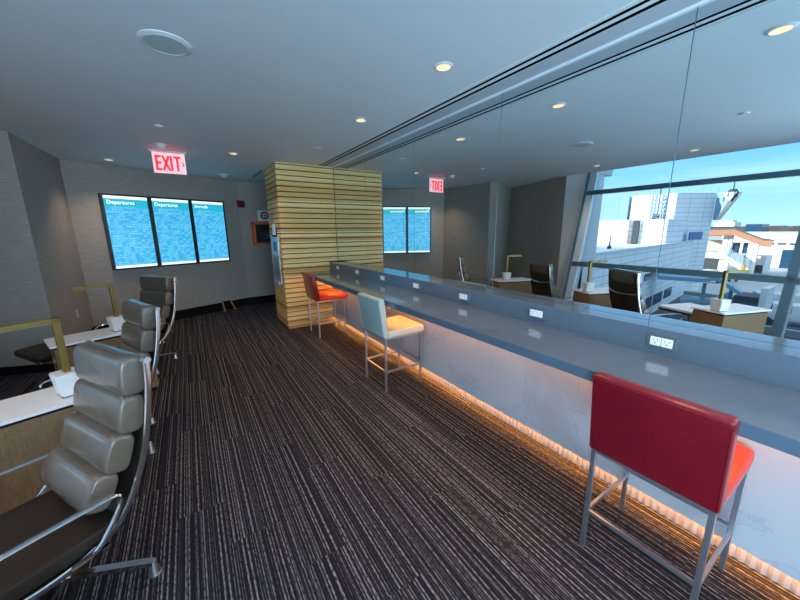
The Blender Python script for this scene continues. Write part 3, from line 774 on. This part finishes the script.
# ------------------------------------------------------------------ small desks with brass lamps
DH = .674
def desk(loc, label, ang=math.radians(20)):
    """local origin = right near corner of the top, long axis towards -X"""
    t = thing('side_desk', label, 'desk', loc, ang, 'small white-topped wood desks by the window')
    L_, D_ = .72, .355
    boxes('desktop', [(-L_, 0, 0, D_, DH-.018, DH)], M['white'], t, bevel=.002)
    boxes('shadow_gap', [(-L_+.03, -.03, .022, D_-.022, DH-.038, DH-.018)], M['gap'], t)
    boxes('body', [(-L_+.025, -.025, .018, D_-.018, .04, DH-.038)], M['wood'], t)
    boxes('kick', [(-L_+.05, -.05, .04, D_-.04, 0, .04)], M['gap'], t)
    bm = bmesh.new()
    for yy in (.12, .155): box(bm, -L_+.018, -L_+.026, yy, yy+.018, .50, .518)
    link('cable_port', bm, M['steel'], t)
    return t
desk((-.55, .99, 0), 'nearest side desk, its white corner at the lower left edge')
desk((-.545, 2.455, 0), 'wood side desk with a white top behind the nearest office chair')
desk((-.40, 4.00, 0), 'far wood side desk with a white top below the screens')
def lamp(loc, label, ang=math.radians(206)):
    t = thing('desk_lamp', label, 'lamp', (*loc, DH), ang, 'brass desk lamps on white blocks')
    bm = bmesh.new(); b0, b1 = .052, .066
    vv = [bm.verts.new((x*w_, y*w_, z_)) for w_, z_ in ((b0, .004), (b1, .138)) for x, y in ((-1, -1), (1, -1), (1, 1), (-1, 1))]
    for f in ((3, 2, 1, 0), (4, 5, 6, 7), (0, 1, 5, 4), (1, 2, 6, 5), (2, 3, 7, 6), (3, 0, 4, 7)): bm.faces.new([vv[i] for i in f])
    bmesh.ops.bevel(bm, geom=list(bm.edges), offset=.006, segments=2, affect='EDGES'); link('stone_base', bm, M['marble'], t, smooth=True)
    boxes('base_foot', [(-.05, .05, -.05, .05, 0, .004)], M['gap'], t)
    boxes('post', [(-.016, .016, -.014, .014, .138, .462)], M['gold'], t, bevel=.001)
    ar = boxes('arm', [(-.016, .27, -.014, .014, .434, .462)], M['gold'], t, bevel=.001)
    boxes('diffuser', [(.02, .262, -.009, .009, .4325, .434)], M['trim_white'], ar)
    return t
lamp((-.665, 1.07), 'brass desk lamp on the nearest desk, seen only in the mirror')
lamp((-.685, 2.555), 'large brass desk lamp standing behind the nearest office chair')
lamp((-.665, 4.06), 'smaller brass desk lamp on the far desk below the screens')

# ------------------------------------------------------------------ outside
GZ = EYE - 9.0
struct(boxes('floor_apron', [(-700, -56, -500, 900, GZ-.5, GZ)], M['concrete']))
struct(boxes('floor_apron_shade', [(-56, -1.95, -500, 900, GZ-.5, GZ)], M['apron_shade']))  # near apron given a dark colour to deepen the building's shade
struct(boxes('trim_10', [(-52.3, -52, -200, 300, GZ, GZ+.01), (-40.2, -40, -200, 300, GZ, GZ+.01)], M['bwhite']))
VX = 2*XM
def R(az, d, slope=0):
    a = math.radians(az); return Vector((VX - d*math.sin(a), d*math.cos(a), EYE + slope*d))
def Q(xv, y): return (VX-xv, y)
# long low terminal wing
wing = thing('terminal_wing', 'long low white panelled terminal wing with blue window bands', 'building')
bm = bmesh.new(); prism(bm, [Q(9, 9.9), Q(57, 16.04), Q(57.1, 18.2), Q(55.2, 23.3), Q(54, 34), Q(9, 34)], GZ, EYE-1.8); link('walls', bm, M['clad'], wing)
bm = bmesh.new(); prism(bm, [Q(9, 9.8), Q(57.05, 15.95), Q(57.05, 16.3), Q(9, 10.15)], EYE-1.8, EYE-1.62); link('parapet', bm, M['bwhite'], wing)
def on_wing(xv, off=-.06): return 9.9 + (xv-9)*(6.14/48) + off
for x0, x1, s0, s1 in ((38.2, 40.6, -6.9, -8.1), (41.0, 44.6, -6.9, -8.1), (36.5, 42.0, -4.3, -5.0), (45.5, 49, -6.9, -8.0)):
    bm = bmesh.new(); prism(bm, [Q(x0, on_wing(x0)), Q(x1, on_wing(x1)), Q(x1, on_wing(x1, .2)), Q(x0, on_wing(x0, .2))], EYE+s1, EYE+s0); link('window_band', bm, M['bblue'], wing)
bm = bmesh.new(); prism(bm, [Q(54.2, 15.6), Q(58, 15.4), Q(58, 16.0), Q(54.2, 15.75)], EYE-1.5, EYE-.5); link('blue_awning', bm, M['bluecloth'], wing)
# middle block standing on the wing's roof
mid = thing('plant_block', 'bright white rooftop block with a dark vertical recess, on the terminal wing', 'building')
bm = bmesh.new(); prism(bm, [Q(43.2, 23.5), Q(44.25, 18.6), Q(45.4, 18.75), Q(45.6, 17.65), Q(44.42, 17.4), Q(45.1, 15.1), Q(56.5, 16.55), Q(56, 18.2), Q(47, 20), Q(47, 23.5)], EYE-1.79, EYE+1.02); link('walls', bm, M['clad'], mid)
bm = bmesh.new(); prism(bm, [Q(44.38, 18.1), Q(44.45, 17.5), Q(44.1, 17.45), Q(44.03, 18.05)], EYE-1.79, EYE+.95); link('recess_shade_strip', bm, M['bdark'], mid)  # dark strip standing in for the shade inside the recess
# tower
tow = thing('control_tower', 'tall pale tower block with a slanted cantilevered cab on its right', 'building')
TZ = EYE+4.72
bm = bmesh.new(); prism(bm, [Q(55.6, 23.4), Q(57.3, 18.6), Q(62.4, 15.85), Q(65.5, 16.7), Q(64, 25)], GZ, TZ); link('walls', bm, M['clad'], tow)
bm = bmesh.new(); prism(bm, [Q(56.6, 25.3), Q(55.9, 23.9), Q(60, 24.5), Q(60, 27)], EYE-1.8, TZ-.1); link('setback_block', bm, M['steelblue'], tow)
def hexa(pts):
    bm = bmesh.new(); vv = [bm.verts.new(p) for p in pts]; h = len(pts)//2
    bm.faces.new(vv[:h][::-1]); bm.faces.new(vv[h:])
    for i in range(h): j = (i+1) % h; bm.faces.new((vv[i], vv[j], vv[h+j], vv[h+i]))
    return bm
dB = Vector((-6, 1.6, 0))
q = [R(75.85, 64.2, .0730), R(77.3, 63.6, .0725), R(76.15, 63.9, .0185), R(75.85, 64.2, .0185)]
link('cantilever_cab', hexa(q + [p+dB for p in q]), M['steelblue'], tow)
q = [R(77.3, 63.3, .0735), R(78.0, 63.0, .0725), R(76.55, 63.6, .0185), R(76.1, 63.7, .0185)]
link('cab_window_face', hexa(q + [p+dB for p in q]), M['roofdark'], tow)
q = [R(75.95, 63.2, .0735), R(77.5, 62.9, .0735), R(77.0, 63.0, .0555)]
link('cab_corner_panel', hexa(q + [p+Vector((-.25, .05, 0)) for p in q]), M['bwhite'], tow)
for i in range(13):
    p = R(67.6+.68*i, 61.5, 0); bm = bmesh.new(); box(bm, p.x-.05, p.x+.05, p.y-.05, p.y+.05, TZ, TZ+.6)
    link('railing_post', bm, M['steelblue'], tow)
bm = bmesh.new(); p = R(77.15, 65, 0); cyl(bm, p.x, p.y, TZ-.05, TZ+.4, .6, .4, 10); cyl(bm, p.x, p.y, TZ+.3, TZ+1.6, .08, .05, 6); link('roof_beacon', bm, M['bdark'], tow)
# lattice mast in front of the tower
ms = thing('lattice_mast', 'lattice antenna mast rising from the bright white rooftop block', 'mast', (VX-46.2, 16.6, EYE+1.03))
bm = bmesh.new()
for x, y in ((-.5, -.5), (.5, -.5), (.5, .5), (-.5, .5)): box(bm, x-.06, x+.06, y-.06, y+.06, 0, 2.9)
for i in range(6):
    z0 = i*.44
    for (xa, ya, xb, yb) in ((-.5, -.5, .5, -.5), (.5, -.5, .5, .5), (.5, .5, -.5, .5), (-.5, .5, -.5, -.5)):
        sweep(bm, [(xa, ya, z0), (xb, yb, z0+.44)], rect(.05, .05), up=Vector((0, 0, 1)))
        sweep(bm, [(xa, ya, z0), (xb, yb, z0)], rect(.05, .05), up=Vector((0, 0, 1)))
link('lattice', bm, M['steelblue'], ms)
bm = bmesh.new(); cyl(bm, 0, 0, 0, 3.8, .07, .05, 8); box(bm, -.35, .35, -.35, .35, 0, .6); link('antenna_pole', bm, M['bdark'], ms)
for az, lab in ((63.3, 'thin pole on the terminal wing roof, nearest the window frame'), (65.2, 'thin pole on the terminal wing roof in front of the white block')):
    p = R(az, 36, -.05); o = bmesh.new(); cyl(o, 0, 0, 0, 1.4, .09, .03, 8); box(o, -.13, .13, -.13, .13, 0, .25)
    tag(link('roof_pole', o, M['bdark'], None, loc=(p.x, p.y, EYE-1.8)), lab, 'pole', 'thin poles on the terminal wing roof')

# covered stair walkway (salmon edged canopy)
wk = thing('covered_walkway', 'raised boarding walkway with a salmon-edged canopy roof and white stairs', 'walkway')
def ribbon(bm, pts, th, wdt=6.0):
    """slab along pts (upper edge), thickness th, extending away by wdt"""
    for a, b_ in zip(pts, pts[1:]):
        n_ = Vector((-1, .25, 0)).normalized()*wdt
        q = [a, b_, b_-Vector((0, 0, th)), a-Vector((0, 0, th))]; q2 = [p+n_ for p in q]
        v_ = [bm.verts.new(p) for p in q+q2]
        for f in ((0, 1, 2, 3), (7, 6, 5, 4), (0, 4, 5, 1), (1, 5, 6, 2), (2, 6, 7, 3), (3, 7, 4, 0)): bm.faces.new([v_[i] for i in f])
d_ = 88
bm = bmesh.new(); ribbon(bm, [R(74.3, d_, -.0055), R(77.9, d_, -.0035), R(80.6, d_, -.0265), R(81.2, d_, -.0265)], 1.05, 7); link('canopy_fascia', bm, M['fascia'], wk)
bm = bmesh.new(); ribbon(bm, [R(74.3, d_+.6, -.0025), R(77.9, d_+.6, -.0005), R(80.65, d_+.6, -.0235), R(81.3, d_+.6, -.0245)], .4, 8.5); link('canopy_roof', bm, M['roofdark'], wk)
bm = bmesh.new(); ribbon(bm, [R(74.8, d_+1, -.052), R(77.4, d_+1, -.054), R(79.8, d_+1, -.086)], 1.1, 3); link('stair_deck', bm, M['bwhite'], wk)
bm = bmesh.new(); ribbon(bm, [R(74.8, d_+4.2, -.026), R(77.6, d_+4.2, -.026)], 2.2, .3); link('side_screen', bm, M['concrete'], wk)
for az, s0 in ((77.35, -.012), (77.75, -.01), (79.6, -.03), (80.0, -.03)):
    p = R(az, d_+2, 0); o = bmesh.new(); box(o, p.x-.35, p.x+.35, p.y-.35, p.y+.35, GZ, EYE+s0*d_); link('column', o, M['bwhite'], wk)
bm = bmesh.new()
for i in range(14):
    az = 77.4+i*.18; s0 = -.054-.032*(az-77.4)/2.4; p = R(az, d_+.9, s0); box(bm, p.x-.06, p.x+.06, p.y-.06, p.y+.06, p.z, p.z+1.5)
link('railing', bm, M['steelblue'], wk)
p = R(77.2, d_+8, .0); o = bmesh.new(); box(o, -2.2, 2.2, -1.6, 1.6, 0, .9, bevel=.1); box(o, -1.6, 1.2, -1.0, 1.0, .9, 1.3)
tag(link('rooftop_unit', o, M['bwhite'], None, loc=(p.x, p.y, EYE+.2)), 'cream ventilation unit on top of the walkway canopy', 'ventilation unit')
sh = thing('equipment_container', 'white container with a dark open end at the foot of the walkway stairs', 'container')
p = R(80.35, 97, 0); a0 = R(79.7, 92, 0); a1_ = R(81.0, 92, 0)
bm = bmesh.new(); box(bm, a1_.x-5, a1_.x, a1_.y, a0.y+1, GZ+.4, GZ+3.7, bevel=.05); link('body', bm, M['bwhite'], sh)
bm = bmesh.new(); box(bm, a1_.x, a1_.x+.3, a1_.y+.2, a0.y+.7, GZ+.5, GZ+2.0); link('open_end', bm, M['bdark'], sh)
tb = thing('tow_tractor', 'yellow-marked tow tractor parked below the walkway stairs', 'vehicle')
p = R(79.3, 84, 0); bm = bmesh.new(); box(bm, p.x-1.4, p.x+1.4, p.y-.6, p.y+.6, GZ+.35, GZ+1.3, bevel=.12); box(bm, p.x-.3, p.x+.3, p.y-.25, p.y+.25, GZ+1.3, GZ+2.6, bevel=.1); link('body', bm, M['yellow'], tb)
bm = bmesh.new()
for dx in (-.9, .9):
    for dy in (-.6, .6): box(bm, p.x+dx-.3, p.x+dx+.3, p.y+dy-.12, p.y+dy+.12, GZ, GZ+.6, bevel=.15)
link('wheels', bm, M['bdark'], tb)
p = R(75.6, 100, 0); o = bmesh.new(); box(o, p.x-3, p.x, p.y-2.6, p.y+2.4, GZ, GZ+3.2, bevel=.1)
tag(link('loading_bay', o, M['bdark'], None), 'dark loading bay block under the walkway, left of the stairs', 'loading bay')
for az, dd, c_, lab in ((76.3, 80, 'bwhite', 'white baggage cart on the sunlit apron, farthest left of the carts'), (77.3, 76, 'steelblue', 'blue-grey baggage cart on the sunlit apron, middle one'), (78.2, 79, 'bwhite', 'white baggage cart on the sunlit apron, below the walkway stairs')):
    p = R(az, dd, 0); t = thing('baggage_cart', lab, 'cart', (p.x, p.y, GZ), .3, 'baggage carts on the apron')
    boxes('box_body', [(-1.3, 1.3, -.8, .8, .5, 1.7)], M[c_], t, bevel=.06)
    for x in (-.9, .9):
        for y in (-.7, .7):
            bm = bmesh.new(); cyl(bm, 0, 0, -.1, .1, .25, n=12); bmesh.ops.transform(bm, matrix=Matrix.Translation((x, y, .25)) @ Matrix.Rotation(math.pi/2, 4, 'X'), verts=bm.verts); link('wheel', bm, M['bdark'], t)
# white hangar with blue doors
hg = thing('service_shed', 'low white shed with large blue doors beyond the walkway', 'building')
a0, a1_ = R(80.3, 113, 0), R(84.5, 113, 0)
bm = bmesh.new(); prism(bm, [(a0.x, a0.y), (a1_.x, a1_.y), (a1_.x-20, a1_.y+1), (a0.x-20, a0.y+4)], GZ, EYE-4.5); link('walls', bm, M['clad'], hg)
a0, a1_ = R(82.1, 112.6, 0), R(83.2, 112.6, 0)
bm = bmesh.new(); prism(bm, [(a0.x, a0.y), (a1_.x, a1_.y), (a1_.x-.5, a1_.y), (a0.x-.5, a0.y)], GZ, EYE-4.9); link('door', bm, M['bblue'], hg)
# far terminal
ft = thing('distant_terminal', 'long distant white terminal with a dark window strip on the horizon', 'building')
a0, a1_ = R(77, 170, 0), R(88, 170, 0)
bm = bmesh.new(); prism(bm, [(a0.x, a0.y), (a1_.x, a1_.y), (a1_.x-60, a1_.y), (a0.x-60, a0.y+10)], EYE-5.2, EYE-1.9); link('upper_storey', bm, M['bwhite'], ft)
bm = bmesh.new(); prism(bm, [(a0.x-3, a0.y), (a1_.x-3, a1_.y), (a1_.x-60, a1_.y), (a0.x-60, a0.y+10)], GZ, EYE-5.2); link('glazed_storey', bm, M['bblue'], ft)
bm = bmesh.new()
for az in [77+i*.9 for i in range(12)]:
    p = R(az, 170, 0); box(bm, p.x-.6, p.x+.2, p.y-.35, p.y+.35, GZ, EYE-5.2)
link('columns', bm, M['bwhite'], ft)
o = bmesh.new(); a0, a1_ = R(78.8, 320, 0), R(80.1, 320, 0); prism(o, [(a0.x, a0.y), (a1_.x, a1_.y), (a1_.x-20, a1_.y), (a0.x-20, a0.y)], GZ, EYE+2.2)
tag(link('office_block', o, M['bblue'], None), 'small dark blue glazed office block on the horizon', 'building')
o = bmesh.new(); pts = []
prev = None
for i in range(60):
    az = 60+i*.62; h = -.2+random.uniform(0, 1.5); a = R(az, 520, 0); b2_ = R(az+.64, 520, 0)
    prism(o, [(a.x, a.y), (b2_.x, b2_.y), (b2_.x-25, b2_.y), (a.x-25, a.y)], GZ, EYE+.5+h)
tag(link('tree_line', o, M['trees'], None), 'low brown line of bare trees along the horizon', 'trees', kind='stuff')
# blue steel boarding stair near the building
bs = thing('boarding_stair', 'blue-grey covered boarding stair on the shaded apron', 'walkway')
bm = bmesh.new(); n_ = Vector((-1, .2, 0)).normalized()
ribbon(bm, [R(71.3, 40.3, -.112), R(76.0, 40.8, -.112), R(77.2, 41, -.106)], .35, 2.6); ribbon(bm, [R(77.2, 41, -.106), R(79.9, 41, -.140)], .35, 2.6); link('canopy', bm, M['steelblue'], bs)
bm = bmesh.new(); ribbon(bm, [R(74.0, 41.4, -.165), R(77.4, 41.4, -.16), R(78.6, 41, -.145)], .25, 2.2); link('stair_ramp', bm, M['steelblue'], bs)
for az in (76.2, 77.9, 78.7):
    p = R(az, 42, 0); o = bmesh.new(); box(o, p.x-.12, p.x+.12, p.y-.12, p.y+.12, GZ, EYE-.122*42); link('post', o, M['steelblue'], bs)
p = R(80.3, 40.5, -.142); bm = bmesh.new(); box(bm, p.x-1.6, p.x+1.0, p.y-.75, p.y+.75, p.z-1.0, p.z+.1, bevel=.05); link('cab', bm, M['bdark'], bs)
bm = bmesh.new(); box(bm, p.x-1.7, p.x+.9, p.y-1.15, p.y-.75, p.z-.9, p.z+.9, bevel=.03); link('cab_side', bm, M['bwhite'], bs)
bm = bmesh.new(); box(bm, p.x-.4, p.x-.1, p.y-.2, p.y+.2, GZ, p.z-1.0); link('post', bm, M['steelblue'], bs)
def van(az, d, rz, lab):
    p = R(az, d, 0); t = thing('service_van', lab, 'van', (p.x, p.y, GZ), rz, 'white vans on the shaded apron')
    bm = bmesh.new(); box(bm, -2.4, 1.4, -.95, .95, .45, 2.0, bevel=.12); box(bm, 1.3, 2.5, -.95, .95, .45, 1.3, bevel=.12); link('body', bm, M['bwhite'], t, smooth=True)
    boxes('windscreen', [(1.38, 1.46, -.8, .8, 1.25, 1.85)], M['bblue'], t); boxes('side_window', [(.2, 1.1, -.97, .97, 1.25, 1.8)], M['bblue'], t)
    for x in (-1.5, 1.6):
        for y in (-.9, .9):
            bm = bmesh.new(); cyl(bm, 0, 0, -.12, .12, .36, n=16); bmesh.ops.transform(bm, matrix=Matrix.Translation((x, y, .36)) @ Matrix.Rotation(math.pi/2, 4, 'X'), verts=bm.verts); link('wheel', bm, M['bdark'], t)
van(84.0, 47, 1.4, 'white service van at the right edge, right of the window mullion')
van(82.2, 54, 1.2, 'white service van behind the mullion, beside the nearest desk reflection')
